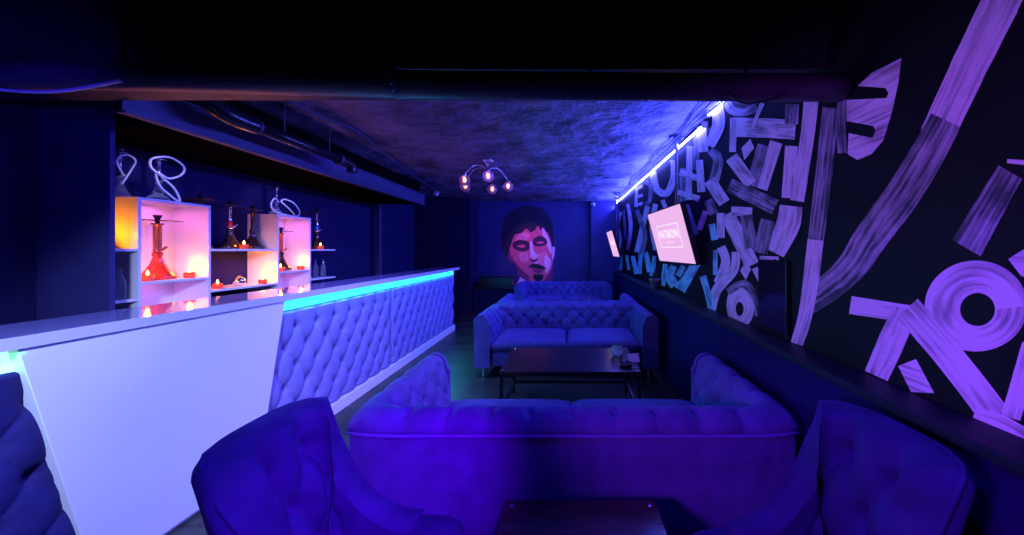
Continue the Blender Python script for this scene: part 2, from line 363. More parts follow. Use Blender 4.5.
def make_sofa(label, group, vel, half=1.035, depth=.86, step=.0082):
    """local: back at y=0 (outer face), opens towards +y; width along x"""
    T = .175; root = thing('tufted_sofa', label, 'sofa', group=group)
    hw = half-T; pth, tot = upath(hw, depth-T, .06, step)
    # section: offset, z, arc length, for inner face and roll
    sec = []; z0 = .34; z1 = .628; o1 = .04; rr = .062
    nI = int(.30/step)
    for k in range(nI+1):
        q = k/nI; sec.append((o1*q*q, z0+(z1-z0)*q, (-1, .08)))
    cx = o1+rr; cz = z1+.01
    arc = 206
    nA = int(rr*math.radians(arc)/step*1.2)
    for k in range(1, nA+1):
        a = math.radians(180-arc*k/nA); sec.append((cx+rr*math.cos(a), cz+rr*math.sin(a), (math.cos(a), math.sin(a))))
    ln = [0]
    for a, b_ in zip(sec, sec[1:]): ln.append(ln[-1]+math.hypot(b_[0]-a[0], b_[1]-a[1]))
    tcrest = .288+rr*PI*.5+.032
    hv = .098; hwid = .095
    off = tcrest-hv*round(tcrest/hv); vt = round(tcrest/hv)
    mid = tot/2
    bm = bmesh.new(); G = []
    for (x, y, nx_, ny_, s) in pth:
        row = []
        ends = min(s, tot-s)
        for (o, z, (no, nz)), t_ in zip(sec, ln):
            h = tuft(s-mid, t_-off, hwid, hv, vt, 1, .020, .060, .012)-.044
            fall = min(1, ends/.05)
            h *= 1-.3*min(1, max(0, (t_-.24)/.06))
            if t_ > tcrest+.07: h *= max(0, 1-(t_-tcrest-.07)/.05)
            h = h*(.25+.75*fall)-.006*(1-fall)
            oo = (o+no*h*.9)*mitre(nx_, ny_); zz = z+nz*h*.9
            row.append(bm.verts.new((x+nx_*oo, y+ny_*oo, zz)))
        G.append(row)
    for a, b_ in zip(G, G[1:]):
        for k in range(len(sec)-1): bm.faces.new((a[k], a[k+1], b_[k+1], b_[k]))
    for o in bm.verts: o.co.y += T
    finish('tufted_back', bm, vel, root, smooth=True)
    # plain outer body with upright front panels
    bm = bmesh.new(); oo = .176; G = []
    prof = [(oo-.03, .640), (oo-.006, .632), (oo, .61), (oo, .35), (oo-.004, .12)]
    inn = [(.02, .12), (.05, .60)]
    pr = prof+inn
    sub = pth[::2] if pth[-1] is pth[::2][-1] else pth[::2]+[pth[-1]]
    for (x, y, nx_, ny_, s) in sub:
        G.append([bm.verts.new((x+nx_*o*mitre(nx_, ny_), y+ny_*o*mitre(nx_, ny_)+T, z)) for o, z in pr])
    for a, b_ in zip(G, G[1:]):
        n = len(pr)
        for k in range(n): bm.faces.new((a[k], a[(k+1) % n], b_[(k+1) % n], b_[k]))
    bm.faces.new(G[0]); bm.faces.new(G[-1])
    finish('outer_body', bm, vel, root, smooth=False)
    # arm front panels with scroll
    for sx in (-1, 1):
        pts = [(.0, .12), (oo+.002, .12), (oo+.002, .60)]
        for k in range(17):
            a = math.radians(-50+230*k/16); pts.append((cx+(rr+.018)*math.cos(a), cz+(rr+.018)*math.sin(a)))
        pts += [(.0, .6)]
        bm = bmesh.new(); prism(bm, [(sx*(hw+p[0]), p[1]) for p in pts], 'y', depth-.012, depth+.014)
        finish('arm_front', bm, vel, root, bevel=.006)
    # piping under the roll
    bm = bmesh.new()
    tube(bm, [(x+nx_*(oo+.006)*mitre(nx_, ny_), y+ny_*(oo+.006)*mitre(nx_, ny_)+T, .630) for (x, y, nx_, ny_, s) in sub], .008, 8)
    finish('piping', bm, M['piping'], root, smooth=True)
    # seat base and two cushions
    bx('seat_base', vel, -hw+.005, hw-.005, T-.02, depth-.02, .12, .30, root, bevel=.02)
    for sx in (-1, 1):
        bm = bmesh.new(); n = 22; x0, x1 = (-hw+.01, -.004) if sx < 0 else (.004, hw-.01); y0, y1 = T+.01, depth-.01
        top = [[None]*(n+1) for _ in range(n+1)]
        for i in range(n+1):
            for j in range(n+1):
                a = i/n*2-1; b_ = j/n*2-1
                e = (1-abs(a)**8)*(1-abs(b_)**8)
                z = .375+.045*e**.5+.012*(1-a*a)*(1-b_*b_)
                top[i][j] = bm.verts.new((x0+(x1-x0)*i/n, y0+(y1-y0)*j/n, z))
        for i in range(n):
            for j in range(n): bm.faces.new((top[i][j], top[i+1][j], top[i+1][j+1], top[i][j+1]))
        bd = [top[i][0] for i in range(n+1)]+[top[n][j] for j in range(1, n+1)]+[top[i][n] for i in range(n-1, -1, -1)]+[top[0][j] for j in range(n-1, 0, -1)]
        lo = [bm.verts.new((v.co.x, v.co.y, .301)) for v in bd]
        for k in range(len(bd)):
            j = (k+1) % len(bd); bm.faces.new((bd[k], bd[j], lo[j], lo[k]))
        bm.faces.new(lo)
        finish('seat_cushion', bm, vel, root, smooth=True)
    for sx in (-1, 0, 1):
        for y in (.1, depth-.06):
            bm = bmesh.new(); lathe(bm, [(.016, 0), (.02, .01), (.016, .03), (.024, .09), (.03, .12)], (sx*(half-.09), y, 0), 14)
            finish('leg', bm, M['chrome'], root, smooth=True)
    return root

s1 = make_sofa('blue tufted sofa nearest the camera, seen from its plain back', 'tufted chesterfield sofas', M['velvet'])
s1.location = (.02, 1.415, 0)
s2 = dup(s1, (-.02, 4.47, 0), PI, 'blue tufted sofa facing the camera behind the coffee table with the glass on it')
s2b = dup(s1, (-.01, 4.56, 0), 0, 'blue tufted sofa back to back behind the middle sofa, facing the mural wall')
s3 = dup(s1, (-.1, 7.6, 0), PI, 'farthest blue tufted sofa, standing below the painted portrait')

# ------------------------------------------------------------------ chairs
def make_chair(label, vel):
    """faces +y locally; back at y=0"""
    root = thing('tufted_chair', label, 'chair', group='tufted dining chairs in the foreground')
    hw = .15; dep = .34; rc = .055; step = .009
    pth, tot = upath(hw, dep, rc, step); mid = tot/2
    bm = bmesh.new(); nt_ = 58; G = []
    def H(s):
        a = abs(s-mid); back = hw-rc+rc*PI/2*.55
        if a < back: return .91-.018*(a/back)**4
        q = min(1, (a-back)/(mid-back))
        return .892-.398*(math.sin(q*PI/2)**.42)
    zb = .40; inner = []; outer = []; edge = []
    for (x, y, nx_, ny_, s) in pth:
        h_ = H(s); row = []; rowo = []
        fb = max(0, -ny_)
        for k in range(nt_+1):
            q = k/nt_; z = zb+(h_-zb)*q
            lean = .10*((z-zb)/.48)**1.1*(.33+.67*fb)
            d = tuft(s-mid, z-.63, .0735, .15, 1, -1, .042, .080, .018)-.050
            sf = min(1, max(0, (abs(s-mid)-.17)/.05)); d = d*(1-sf)+.035*sf
            e = min(1, (h_-z)/.03); e = math.sqrt(max(0, e)); es = min(1, min(s, tot-s)/.04); es = math.sqrt(max(0, es))
            th = (.02+d)*(.1+.9*e)*(.15+.85*es)
            row.append(bm.verts.new((x+nx_*(lean-th), y+ny_*(lean-th), z)))
            tho = .035*(.15+.85*e)*(.15+.85*es)
            rowo.append(bm.verts.new((x+nx_*(lean+tho), y+ny_*(lean+tho), z)))
        G.append(row+rowo[::-1])
    n = len(G[0])
    for a, b_ in zip(G, G[1:]):
        for k in range(n): bm.faces.new((a[k], a[(k+1) % n], b_[(k+1) % n], b_[k]))
    bm.faces.new(G[0]); bm.faces.new(G[-1])
    finish('backrest', bm, vel, root, smooth=True)
    bm = bmesh.new()
    tube(bm, [(x+nx_*(.10*((H(s)-zb)/.48)**1.1*(.33+.67*max(0, -ny_))+.012), y+ny_*(.10*((H(s)-zb)/.48)**1.1*(.33+.67*max(0, -ny_))+.012), H(s)-.003) for (x, y, nx_, ny_, s) in pth[::2]], .006, 8)
    finish('piping', bm, vel, root, smooth=True)
    # seat cushion: rounded slab
    bm = bmesh.new(); n = 40; rings = []
    def out(a, sc):
        c_, s_ = math.cos(a), math.sin(a); e = .42
        return (math.copysign(abs(c_)**e, c_)*.215*sc, .265+math.copysign(abs(s_)**e, s_)*.245*sc)
    for sc, z in ((.93, .335), (1, .35), (1, .425), (.97, .445), (.9, .456), (.6, .462), (.25, .464)):
        rings.append([bm.verts.new((*out(2*PI*i/n, sc), z)) for i in range(n)])
    for a, b_ in zip(rings, rings[1:]):
        for i in range(n): bm.faces.new((a[i], a[(i+1) % n], b_[(i+1) % n], b_[i]))
    bm.faces.new(rings[0]); bm.faces.new(rings[-1])
    finish('seat', bm, vel, root, smooth=True)
    for sx in (-1, 1):
        for y, yo in ((.08, -.05), (.47, .04)):
            bm = bmesh.new(); tube(bm, [(sx*.21, y+yo, 0), (sx*.17, y, .345)], [.010, .017], 12)
            finish('leg', bm, M['black_metal'], root, smooth=True)
    return root
ch = make_chair('blue velvet tufted chair at lower left, in front of the white bar panel', M['velvet_shaded'])
ch.location = (-.873, 1.01, 0); ch.rotation_euler = (0, 0, -PI/2)
ch2 = dup(ch, (.91, .985, 0), PI/2+.10, 'blue velvet tufted chair at lower right, its back towards the painted wall')

# ------------------------------------------------------------------ coffee tables
def make_table(label, w, d, hgt):
    root = thing('coffee_table', label, 'table', group='dark coffee tables')
    bx('tabletop', M['table_wood'], -w/2, w/2, -d/2, d/2, hgt-.03, hgt, root, bevel=.003)
    for sx in (-1, 1):
        for sy in (-1, 1):
            x = sx*(w/2-.015); y = sy*(d/2-.015)
            bx('leg', M['black_metal'], x-.0125, x+.0125, y-.0125, y+.0125, 0, hgt-.03, root)
            bm = bmesh.new(); lathe(bm, [(.009, 0), (.009, .003), (.006, .005), (0, .0055)], (sx*(w/2-.03), sy*(d/2-.03), hgt), 12)
            finish('corner_bolt', bm, M['chrome'], root, smooth=True)
    for sy in (-1, 1):
        y = sy*(d/2-.015); bx('stretcher', M['black_metal'], -w/2+.03, w/2-.03, y-.0125, y+.0125, .10, .125, root)
    for sx in (-1, 1):
        x = sx*(w/2-.015); bx('stretcher', M['black_metal'], x-.0125, x+.0125, -d/2+.03, d/2-.03, .10, .125, root)
    return root
tb = make_table('dark wooden coffee table with glass and card, between the near and middle sofas', 1.17, .64, .45)
tb.location = (.02, 2.95, 0)
tb2 = dup(tb, (-.05, 6.15, 0), 0, 'far dark coffee table, mostly hidden behind the back to back sofas')
M['table_wood_black'] = mat('black_stained_wood', (.012, .009, .012), .3, noise=(5, .4, (14, 1, 1)))
tb3 = make_table('small dark coffee table in the foreground between the two chairs', .60, .60, .45)
tb3.location = (.05, .98, 0)
tb3.children[0].data.materials[0] = M['table_wood_black']
# things on the coffee table
gx, gy, gz = P(618, 355, 2.98); gz = .45
bm = bmesh.new()
lathe(bm, [(0, 0), (.035, 0), (.05, .012), (.063, .04), (.06, .075), (.045, .095), (.04, .11), (.037, .11), (.041, .094), (.056, .073), (.058, .04), (.045, .016), (0, .01)], (gx, 3.02, gz+.001), 24)
g1 = tag(finish('glass_bowl', bm, M['glass'], smooth=True), 'round clear glass bowl on the middle coffee table', 'bowl')
t = thing('menu_card', 'small white folded card standing beside the glass bowl', 'card', (.585, 2.88, .451), .15)
bm = bmesh.new()
prism(bm, [(-.035, 0), (-.032, 0), (0, .062), (.032, 0), (.035, 0), (.001, .067), (-.001, .067)], 'x', -.05, .05); finish('folded_sheet', bm, M['paper'], t)
bx('base_tray', M['tv_black'], -.06, .06, -.045, .045, 0, -.0005+.001, t)
t = thing('ashtray', 'small dark ashtray at the right of the coffee table top', 'ashtray', (.50, 2.76, .45))
bm = bmesh.new(); lathe(bm, [(0, .0), (.05, 0), (.055, .03), (.048, .03), (.044, .008), (0, .008)], (0, 0, .001), 24); finish('dish', bm, M['hookah_black'], t, smooth=True)
bm = bmesh.new(); lathe(bm, [(0, 0), (.03, 0), (.035, .09), (.032, .09), (.028, .006), (0, .006)], (.40, 6.0, .451), 20)
tag(finish('drinking_glass', bm, M['glass'], smooth=True), 'small glass on the far coffee table, glinting above the sofa backs', 'glass')

# ------------------------------------------------------------------ the bar
bar = thing('bar_counter', 'long white topped bar with quilted blue front and glowing cyan edge', 'bar', (-2.2, 3.4, 0))
def B(o): o.location = (2.2, -3.4, 0); return o
Zt = 1.13
bx('worktop', M['counter'], -2.42, -2.028, .35, 5.96, Zt-.045, Zt, bar, bevel=.003)
bar.children[-1].location = (2.2, -3.4, 0)
B(bx('worktop_edge', M['counter_edge'], -2.0275, -2.022, .35, 5.965, Zt-.046, Zt+.0005, bar))
B(bx('carcass', M['wall_dark'], -2.40, -2.16, .40, 5.80, 0, Zt-.046, bar))
B(bx('plinth', M['white_panel'], -2.159, -2.05, .40, 5.81, 0, .10, bar, bevel=.002))
def tuft_panel(y0, y1, z0, z1, name, vm):
    bm = bmesh.new(); st = .0092; ny_ = int((y1-y0)/st); nz_ = int((z1-z0)/st); G = []
    hwid = .10; hv = .146
    for i in range(ny_+1):
        y = y0+(y1-y0)*i/ny_; row = []
        for k in range(nz_+1):
            z = z0+(z1-z0)*k/nz_
            h = tuft(y-2.342, z-.434, hwid, hv, 3, -2, .022, .072, .016)
            e = min(1, min(y-y0, y1-y)/.03, (z1-z)/.02+.2, (z-z0)/.02+.2); e = math.sqrt(max(0, e))
            row.append(bm.verts.new((-2.156+(h+.01)*e, y, z)))
        G.append(row)
    for a, b_ in zip(G, G[1:]):
        for k in range(nz_): bm.faces.new((a[k], b_[k], b_[k+1], a[k+1]))
    B(finish(name, bm, vm, bar, smooth=True))
for y0, y1, vm in ((.40, 1.62, 'velvet_shaded'), (1.95, 3.735, 'velvet_lit'), (3.74, 5.80, 'velvet_lit')): tuft_panel(y0, y1, .105, 1.005, 'quilted_panel', M[vm])  # near panel takes the darker velvet copy, its shade put into the colour
# proud white trapezoid
bm = bmesh.new(); prism(bm, [(1.183, Zt-.046), (2.300, Zt-.046), (2.11, .02), (1.38, .02)], 'x', -2.12, -2.034)
B(finish('white_fascia', bm, M['white_panel'], bar, bevel=.002))
B(bx('light_strip', M['led_cyan'], -2.159, -2.075, 2.31, 5.80, 1.005, 1.078, bar))
B(bx('light_strip', M['led_green'], -2.159, -2.075, .42, 1.20, .992, 1.078, bar))
bar.children[-1]['label'] = 'pale green glowing strip at the near end'
light('bar_glow', 'AREA', (-2.04, 4.05, 1.07), 2.5, (.03, .7, 1), shape='RECTANGLE', size=3.4, size_y=.03, target=(-2.0, 4.05, 0))
light('bar_glow_green', 'AREA', (-2.04, .8, 1.07), .35, (.05, 1, .35), shape='RECTANGLE', size=.8, size_y=.03, target=(-2.0, .8, 0))

# ------------------------------------------------------------------ back bar shelving
ZU = 1.46; ZL = CAMZ-.355; ZBX = CAMZ-.237
xf, xb = -3.15, XL+.002
CABP = 1.0
def shelf(name, label, y0, y1, z, grp='white wall shelves behind the bar'):
    bm = bmesh.new(); box(bm, xb, xf, y0, y1, z-.02, z)
    return tag(finish(name, bm, M['shelf_white'], bevel=.002), label, 'shelf', grp)
def cabinet(label, y0, y1):
    t = thing('box_cabinet', label, 'cabinet', (xb, y0, 0), group='open white box cabinets')
    w = y1-y0; d = xf-xb
    for y in (0, w-.018): bx('side_panel', M['shelf_white'], 0, d, y, y+.018, .80, 1.84, t)
    bx('top_panel', M['shelf_white'], 0, d, .018, w-.018, 1.822, 1.84, t)
    bx('inner_shelf', M['shelf_white'], .018, d, .018, w-.018, ZBX-.018, ZBX, t)
    bx('bottom_panel', M['shelf_white'], .018, d, .018, w-.018, .80, .818, t)
    bx('back_panel', M['shelf_white'], 0, .018, .018, w-.018, .80, 1.822, t)
    light('cabinet_fill', 'AREA', (xf-.10, y0+w/2, 1.815), CABP, (1, .20, .78), shape='RECTANGLE', size=.2, size_y=.35, target=(xf-.12, y0+w/2, 0))  # added pink fill inside the box; no lamp is fitted there
    light('cabinet_fill', 'AREA', (xf-.10, y0+w/2, ZBX-.03), CABP*.45, (1, .2, .9), shape='RECTANGLE', size=.2, size_y=.35, target=(xf-.12, y0+w/2, 0))
    return t
cabinet('open white box cabinet lit pink, with the red hookah inside', 2.344, 2.822)
cabinet('open white box cabinet lit pink, farther along the bar from the red hookah', 3.472, 3.922)
shelf('wall_shelf', 'upper white shelf at the near left, ending at the first box cabinet', 2.13, 2.342, ZU)
shelf('wall_shelf', 'lower white shelf at the near left, ending at the first box cabinet', 2.13, 2.342, ZL)
shelf('wall_shelf', 'upper white shelf between the two box cabinets, carrying black hookahs', 2.824, 3.470, ZU)
shelf('wall_shelf', 'lower white shelf between the two box cabinets, carrying two candles', 2.824, 3.470, ZL)
shelf('wall_shelf', 'upper white shelf at the far end, with the blue stemmed hookah', 3.924, 4.335, ZU)
shelf('wall_shelf', 'lower white shelf at the far end, holding two bottles', 3.924, 4.335, ZL)

# candles
def candle(first, loc, label, power=.5):
    if first is None:
        t = thing('candle', label, 'candle', loc, group='lit candles in red holders')
        bm = bmesh.new(); lathe(bm, [(0, .0), (.030, 0), (.034, .004), (.035, .045), (.031, .045), (.030, .02), (0, .02)], (0, 0, .0005), 20)
        finish('holder', bm, M['candle_red'], t, smooth=True)
        bm = bmesh.new(); lathe(bm, [(0, .021), (.028, .021), (.028, .040), (0, .041)], (0, 0, 0), 16); finish('wax', bm, M['wax'], t, smooth=True)
        bm = bmesh.new(); lathe(bm, [(0, .041), (.006, .048), (.0095, .056), (.007, .068), (.002, .08), (0, .085)], (0, 0, 0), 12); finish('flame', bm, M['flame'], t, smooth=True)
    else: t = dup(first, loc, label=label)
    l = light('candle_light', 'POINT', (loc[0], loc[1], loc[2]+.10), power*.9, (1, .25, .0), shadow_soft_size=.015)
    return t
def atx(px, x): return x*F/(px-VX)       # depth of a point at wall distance x seen at px
c0 = candle(None, (-3.21, atx(147.6, -3.21), ZBX), 'lit red candle left of the red hookah inside the first cabinet', 1.4)
candle(c0, (-3.235, 2.735, ZBX), 'lit red candle right of the red hookah inside the first cabinet', 2.2)
candle(c0, (-3.185, atx(244, -3.185), ZU), 'lit red candle on the upper shelf between two black hookahs', 2.2)
candle(c0, (-3.21, atx(217.6, -3.21), ZL), 'lit red candle on the lower shelf, close to the first cabinet', 1.2)
candle(c0, (-3.21, atx(262.7, -3.21), ZL), 'lit red candle on the lower shelf, against the yellow lit cabinet side', 4.2)
candle(c0, (-3.20, atx(280.6, -3.20), ZBX), 'lit red candle in front of the hookah inside the second cabinet', 1.4)
candle(c0, (-3.22, 3.855, ZBX), 'lit red candle at the right inside the second cabinet', 2.0)
candle(c0, (-3.20, atx(320.5, -3.20), ZU), 'lit red candle on the upper shelf at the far end', 1.5)
candle(c0, (-3.30, 2.2, ZU), 'lit red candle on the near left shelf beside the wall edge', 4.5)

# hookahs
def hookah(label, loc, H, base_r, mb, ms, mt, tray_r=.1, clear=False, stem_r=.012):
    t = thing('hookah', label, 'hookah', loc, group='hookahs on the back bar')
    bh = H*.42; k = base_r
    bm = bmesh.new()
    lathe(bm, [(0, 0), (k*.9, 0), (k, .008), (k*.93, .03), (k*.62, bh*.33), (k*.36, bh*.6), (k*.24, bh*.82), (k*.30, bh*.93), (k*.26, bh), (0, bh)], (0, 0, .0005), 28)
    finish('vase', bm, mb, t, smooth=True)
    bm = bmesh.new()
    z = bh
    lathe(bm, [(.0, z), (.022, z), (.026, z+.012), (stem_r, z+.03), (stem_r, H*.84), (stem_r*1.5, H*.85), (stem_r*1.5, H*.87), (0, H*.87)], (0, 0, 0), 20)
    finish('stem', bm, ms, t, smooth=True)
    bm = bmesh.new(); lathe(bm, [(0, H*.90), (tray_r*.9, H*.90), (tray_r, H*.912), (tray_r*.88, H*.907), (.018, H*.905), (0, H*.905)], (0, 0, 0), 28)
    finish('tray', bm, mt, t, smooth=True)
    bm = bmesh.new(); lathe(bm, [(0, H*.87), (.012, H*.87), (.014, H*.93), (.024, H*.97), (.026, H), (.02, H), (.01, H*.975), (0, H*.97)], (0, 0, 0), 18)
    finish('bowl', bm, M['hookah_black'] if not clear else M['chrome'], t, smooth=True)
    for a in (0.5, 2.4):
        bm = bmesh.new(); d = Vector((math.cos(a), math.sin(a), 0))
        tube(bm, [Vector((0, 0, bh+.012)), d*.03+Vector((0, 0, bh+.02)), d*.05+Vector((0, 0, bh+.045))], [.008, .008, .010], 10)
        finish('hose_port', bm, M['chrome'] if clear else ms, t, smooth=True)
    return t
def hose(t, pts, r=.007):
    pts = [(a, b_*.85, c_) for a, b_, c_ in pts]
    bm = bmesh.new(); tube(bm, curve(pts, 10), r, 8); finish('hose', bm, M['hose'], t, smooth=True)
hookah('red hookah with a ribbed copper stem inside the first lit cabinet', (-3.31, 2.58, ZBX), .52, .105, M['hookah_red'], M['hookah_copper'], M['hookah_black'], .14, stem_r=.024)
hookah('dark hookah with copper stem inside the second lit cabinet', (-3.32, 3.70, ZBX), .50, .10, M['hookah_black'], M['hookah_copper'], M['hookah_black'], .12, stem_r=.022)
hookah('dark hookah with copper tray peeking over the far top corner of the first cabinet', (-3.37, 2.935, ZU), .50, .085, M['hookah_black'], M['black_metal'], M['tray_metal'], .10)
t = hookah('black hookah with chrome stem on the upper shelf, left of the candle', (-3.33, atx(230, -3.33), ZU), .475, .095, M['hookah_black'], M['chrome'], M['tray_metal'], .085)
bm = bmesh.new(); lathe(bm, [(.016, .2), (.020, .21), (.018, .27), (.013, .275)], (0, 0, 0), 14); finish('red_sleeve', bm, M['hookah_red'], t, smooth=True)
hookah('all black hookah on the upper shelf right against the second cabinet', (-3.31, atx(253, -3.31), ZU), .455, .10, M['hookah_black'], M['hookah_black'], M['tray_metal'], .09, stem_r=.018)
hookah('dark hookah with copper tray rising behind the far side of the second cabinet', (-3.38, 4.04, ZU), .50, .09, M['hookah_black'], M['black_metal'], M['tray_metal'], .09)
t = hookah('slim hookah with chrome and blue stem on the upper shelf at the far end', (-3.33, atx(317, -3.33), ZU), .54, .08, M['hookah_black'], M['chrome'], M['tray_metal'], .09)
bm = bmesh.new(); lathe(bm, [(.016, .235), (.020, .245), (.018, .30), (.013, .31)], (0, 0, 0), 14); finish('blue_sleeve', bm, M['hookah_blue'], t, smooth=True)
hookah('black hookah cut off by the wall edge on the near left shelf', (-3.35, 2.225, ZU), .42, .115, M['hookah_black'], M['black_metal'], M['tray_metal'], .08)
bpy.data.objects.get('candle.008').location = (-3.21, 2.19, ZU)
t = hookah('clear glass hookah with coiled white hose standing on the first cabinet', (-3.30, 2.58, 1.841), .37, .065, M['glass'], M['chrome'], M['chrome'], .05, True)
hose(t, [(.04, 0, .17), (.07, -.05, .20), (.07, -.12, .25), (.07, -.11, .32), (.07, .02, .36), (.07, .13, .31), (.06, .12, .24), (.06, .02, .19), (.06, -.07, .22), (.06, -.05, .12), (.06, .05, .04), (.06, .10, .012), (.05, .11, .05), (.05, .06, .13), (.04, 0, .18)], .008)
t = hookah('fainter clear hookah at the near end of the first cabinet top, beside the wall edge', (-3.39, 2.42, 1.841), .38, .06, M['glass'], M['chrome'], M['chrome'], .05, True)
hose(t, [(.03, 0, .17), (.05, -.06, .27), (.05, -.0, .33), (.05, .06, .30), (.05, .03, .22), (.05, -.03, .10)], .006)
t = hookah('clear glass hookah with wide looped white hose on the second cabinet', (-3.31, 3.63, 1.841), .34, .065, M['glass'], M['chrome'], M['chrome'], .05, True)
hose(t, [(.04, -.02, .15), (.08, -.12, .18), (.09, -.19, .10), (.09, -.13, .03), (.09, .02, .012), (.09, .2, .012), (.08, .26, .07), (.07, .18, .16), (.06, .06, .19), (.05, .01, .16), (.06, .10, .10), (.06, .2, .03)], .008)
def bottle(label, loc):
    bm = bmesh.new(); lathe(bm, [(0, 0), (.028, 0), (.031, .006), (.031, .12), (.024, .15), (.012, .175), (.012, .215), (.015, .217), (.015, .226), (0, .226)], loc, 18)
    return tag(finish('glass_bottle', bm, M['glass'], smooth=True), label, 'bottle', 'clear bottles on the back bar')
bottle('left one of the two clear bottles on the lower far shelf', (-3.29, atx(315.5, -3.29), ZL+.0005))
bottle('right one of the two clear bottles on the lower far shelf', (-3.26, atx(323, -3.26), ZL+.0005))
bottle('single clear bottle on the near left lower shelf', (-3.21, 2.29, ZL+.0005))
bm = bmesh.new(); lathe(bm, [(0, 0), (.02, 0), (.042, .02), (.05, .045), (.04, .075), (.02, .088), (.01, .10), (0, .103)], (-3.24, atx(239, -3.24), ZL+.0005), 22)
tag(finish('steel_pot', bm, M['chrome'], smooth=True), 'small round shiny metal pot between the lower shelf candles', 'pot')

# ------------------------------------------------------------------ screens
def make_tv(label, y0, y1, xt, zt, xbm, zb, pole_x, pole_y, yaw=0):
    """y0 near, y1 far; (xt,zt) top edge, (xbm,zb) bottom edge"""
    root = thing('wall_screen', label, 'screen', (pole_x, pole_y, 0), group='tilted lit screens')
    w = y1-y0; up = Vector((xt-xbm, 0, zt-zb)); h = up.length; up.normalize(); right = Vector((yaw, -1, 0)).normalized(); up = (up-right*up.dot(right)).normalized(); nrm = right.cross(up)
    c = Vector(((xt+xbm)/2-yaw*w/2, (y0+y1)/2, (zt+zb)/2))
    R = Matrix((right, up, nrm)).transposed().to_4x4(); R.translation = c-Vector((pole_x, pole_y, 0))
    def part(name, bm, m, **k):
        bm.transform(R); return finish(name, bm, m, root, **k)
    bm = bmesh.new(); box(bm, -w/2-.012, w/2+.012, -h/2-.014, h/2+.012, -.045, -.004); part('casing', bm, M['tv_black'])
    bm = bmesh.new()
    box(bm, -w/2-.012, -w/2, -h/2-.014, h/2+.012, -.0038, .004); box(bm, w/2, w/2+.012, -h/2-.014, h/2+.012, -.0038, .004)
    box(bm, -w/2, w/2, h/2, h/2+.012, -.0038, .004); box(bm, -w/2, w/2, -h/2-.014, -h/2, -.0038, .004); part('bezel', bm, M['tv_black'])
    bm = bmesh.new(); box(bm, -w/2, w/2, -h/2, h/2, -.0038, 0); part('display', bm, M['screen'])
    bm = bmesh.new(); a, b_, l = w*.31, h*.22, .009
    box(bm, -a, a, b_-l, b_, .0005, .0015); box(bm, -a, a, -b_, -b_+l, .0005, .0015)
    box(bm, -a, -a+l, -b_+l, b_-l, .0005, .0015); box(bm, a-l, a, -b_+l, b_-l, .0005, .0015)
    for i in range(8):
        if i != 4: box(bm, -.10+.025*i, -.085+.025*i, -b_*.52-.006, -b_*.52+.004, .0005, .0015)
    part('logo_frame', bm, M['screen_ink'])
    cu = bpy.data.curves.new('txt', 'FONT'); cu.body = 'PATRON'; cu.size = h*.215; cu.align_x = 'CENTER'; cu.align_y = 'CENTER'; cu.extrude = .0005
    cu.space_character = 1.12; cu.offset = .003
    to = bpy.data.objects.new('txt', cu); COL.objects.link(to); bpy.context.view_layer.update()
    me = bpy.data.meshes.new_from_object(to.evaluated_get(bpy.context.evaluated_depsgraph_get()))
    bpy.data.objects.remove(to)
    bm = bmesh.new(); bm.from_mesh(me); bmesh.ops.translate(bm, verts=bm.verts, vec=(0, h*.03, .0012)); 
    part('logo_lettering', bm, M['screen_ink'])
    # ceiling pole and bracket
    bm = bmesh.new(); cyl(bm, (0, 0, c.z-.02), (0, 0, ZC-.015), .016, 14); finish('pole', bm, M['chrome'], root, smooth=False)
    bm = bmesh.new(); box(bm, -.07, .07, -.05, .05, ZC-.035, ZC-.02); box(bm, -.02, .02, -.09, .09, ZC-.075, ZC-.055); finish('ceiling_bracket', bm, M['steel'], root)
    bb = c+nrm*-.05-Vector((pole_x, pole_y, 0))
    bm = bmesh.new(); tube(bm, [(0, 0, c.z+.02), bb], .014, 10); box(bm, bb.x-.01, bb.x+.012, bb.y-.1, bb.y+.1, bb.z-.08, bb.z+.08); finish('mount', bm, M['tv_black'], root)
    return root
make_tv('near tilted screen glowing pink with a framed white logo, hung by the graffiti wall', 2.90, 3.85, 1.015, CAMZ+.42, 1.165, CAMZ-.127, 1.14, 3.36, .063)
make_tv('far small-looking tilted pink screen, close to the end wall', 6.25, 7.15, .86, CAMZ+.385, 1.01, CAMZ-.134, 1.02, 6.7)
# LED tubes and cables
def led(label, p, q):
    t = thing('led_tube', label, 'light', p, group='blue light tubes on the right wall')
    v = Vector(q)-Vector(p)
    bm = bmesh.new(); cyl(bm, (0, 0, 0), v, .012, 12); finish('tube', bm, M['led_blue'], t, smooth=True)
    for w in (Vector(), v):
        bm = bmesh.new(); box(bm, w.x-.016, w.x+.026, w.y-.02, w.y+.02, w.z-.016, w.z+.028); finish('end_cap', bm, M['white_plastic'], t)
led('long blue light tube running along the top of the graffiti wall', (1.215, 2.86, CAMZ+1.115), (1.215, 7.7, CAMZ+1.175))
led('short blue light tube nearest the cross beam', (1.215, 2.1, CAMZ+1.17), (1.215, 2.78, CAMZ+1.17))
for k in range(3):
    bm = bmesh.new(); pts = []
    for i in range(16):
        y = 1.95+5.6*i/15; pts.append((1.16-.035*k+.02*math.sin(i*1.7+k), y, CAMZ+1.16-.03*abs(math.sin(i*1.1+k*2))+.008*k))
    tube(bm, curve(pts, 5), .007, 6)
    tag(finish('ceiling_wire', bm, M['cable'], smooth=True), 'loose dark wire sagging beside the blue light tubes', 'wire', 'wires beside the light tubes')
t = thing('security_camera', 'small white security camera high on the end wall right of the portrait', 'camera', (.58, 7.72, 2.56))
bm = bmesh.new(); cyl(bm, (0, .04, .0), (0, .0, .0), .035, 14); finish('mount', bm, M['white_plastic'], t)
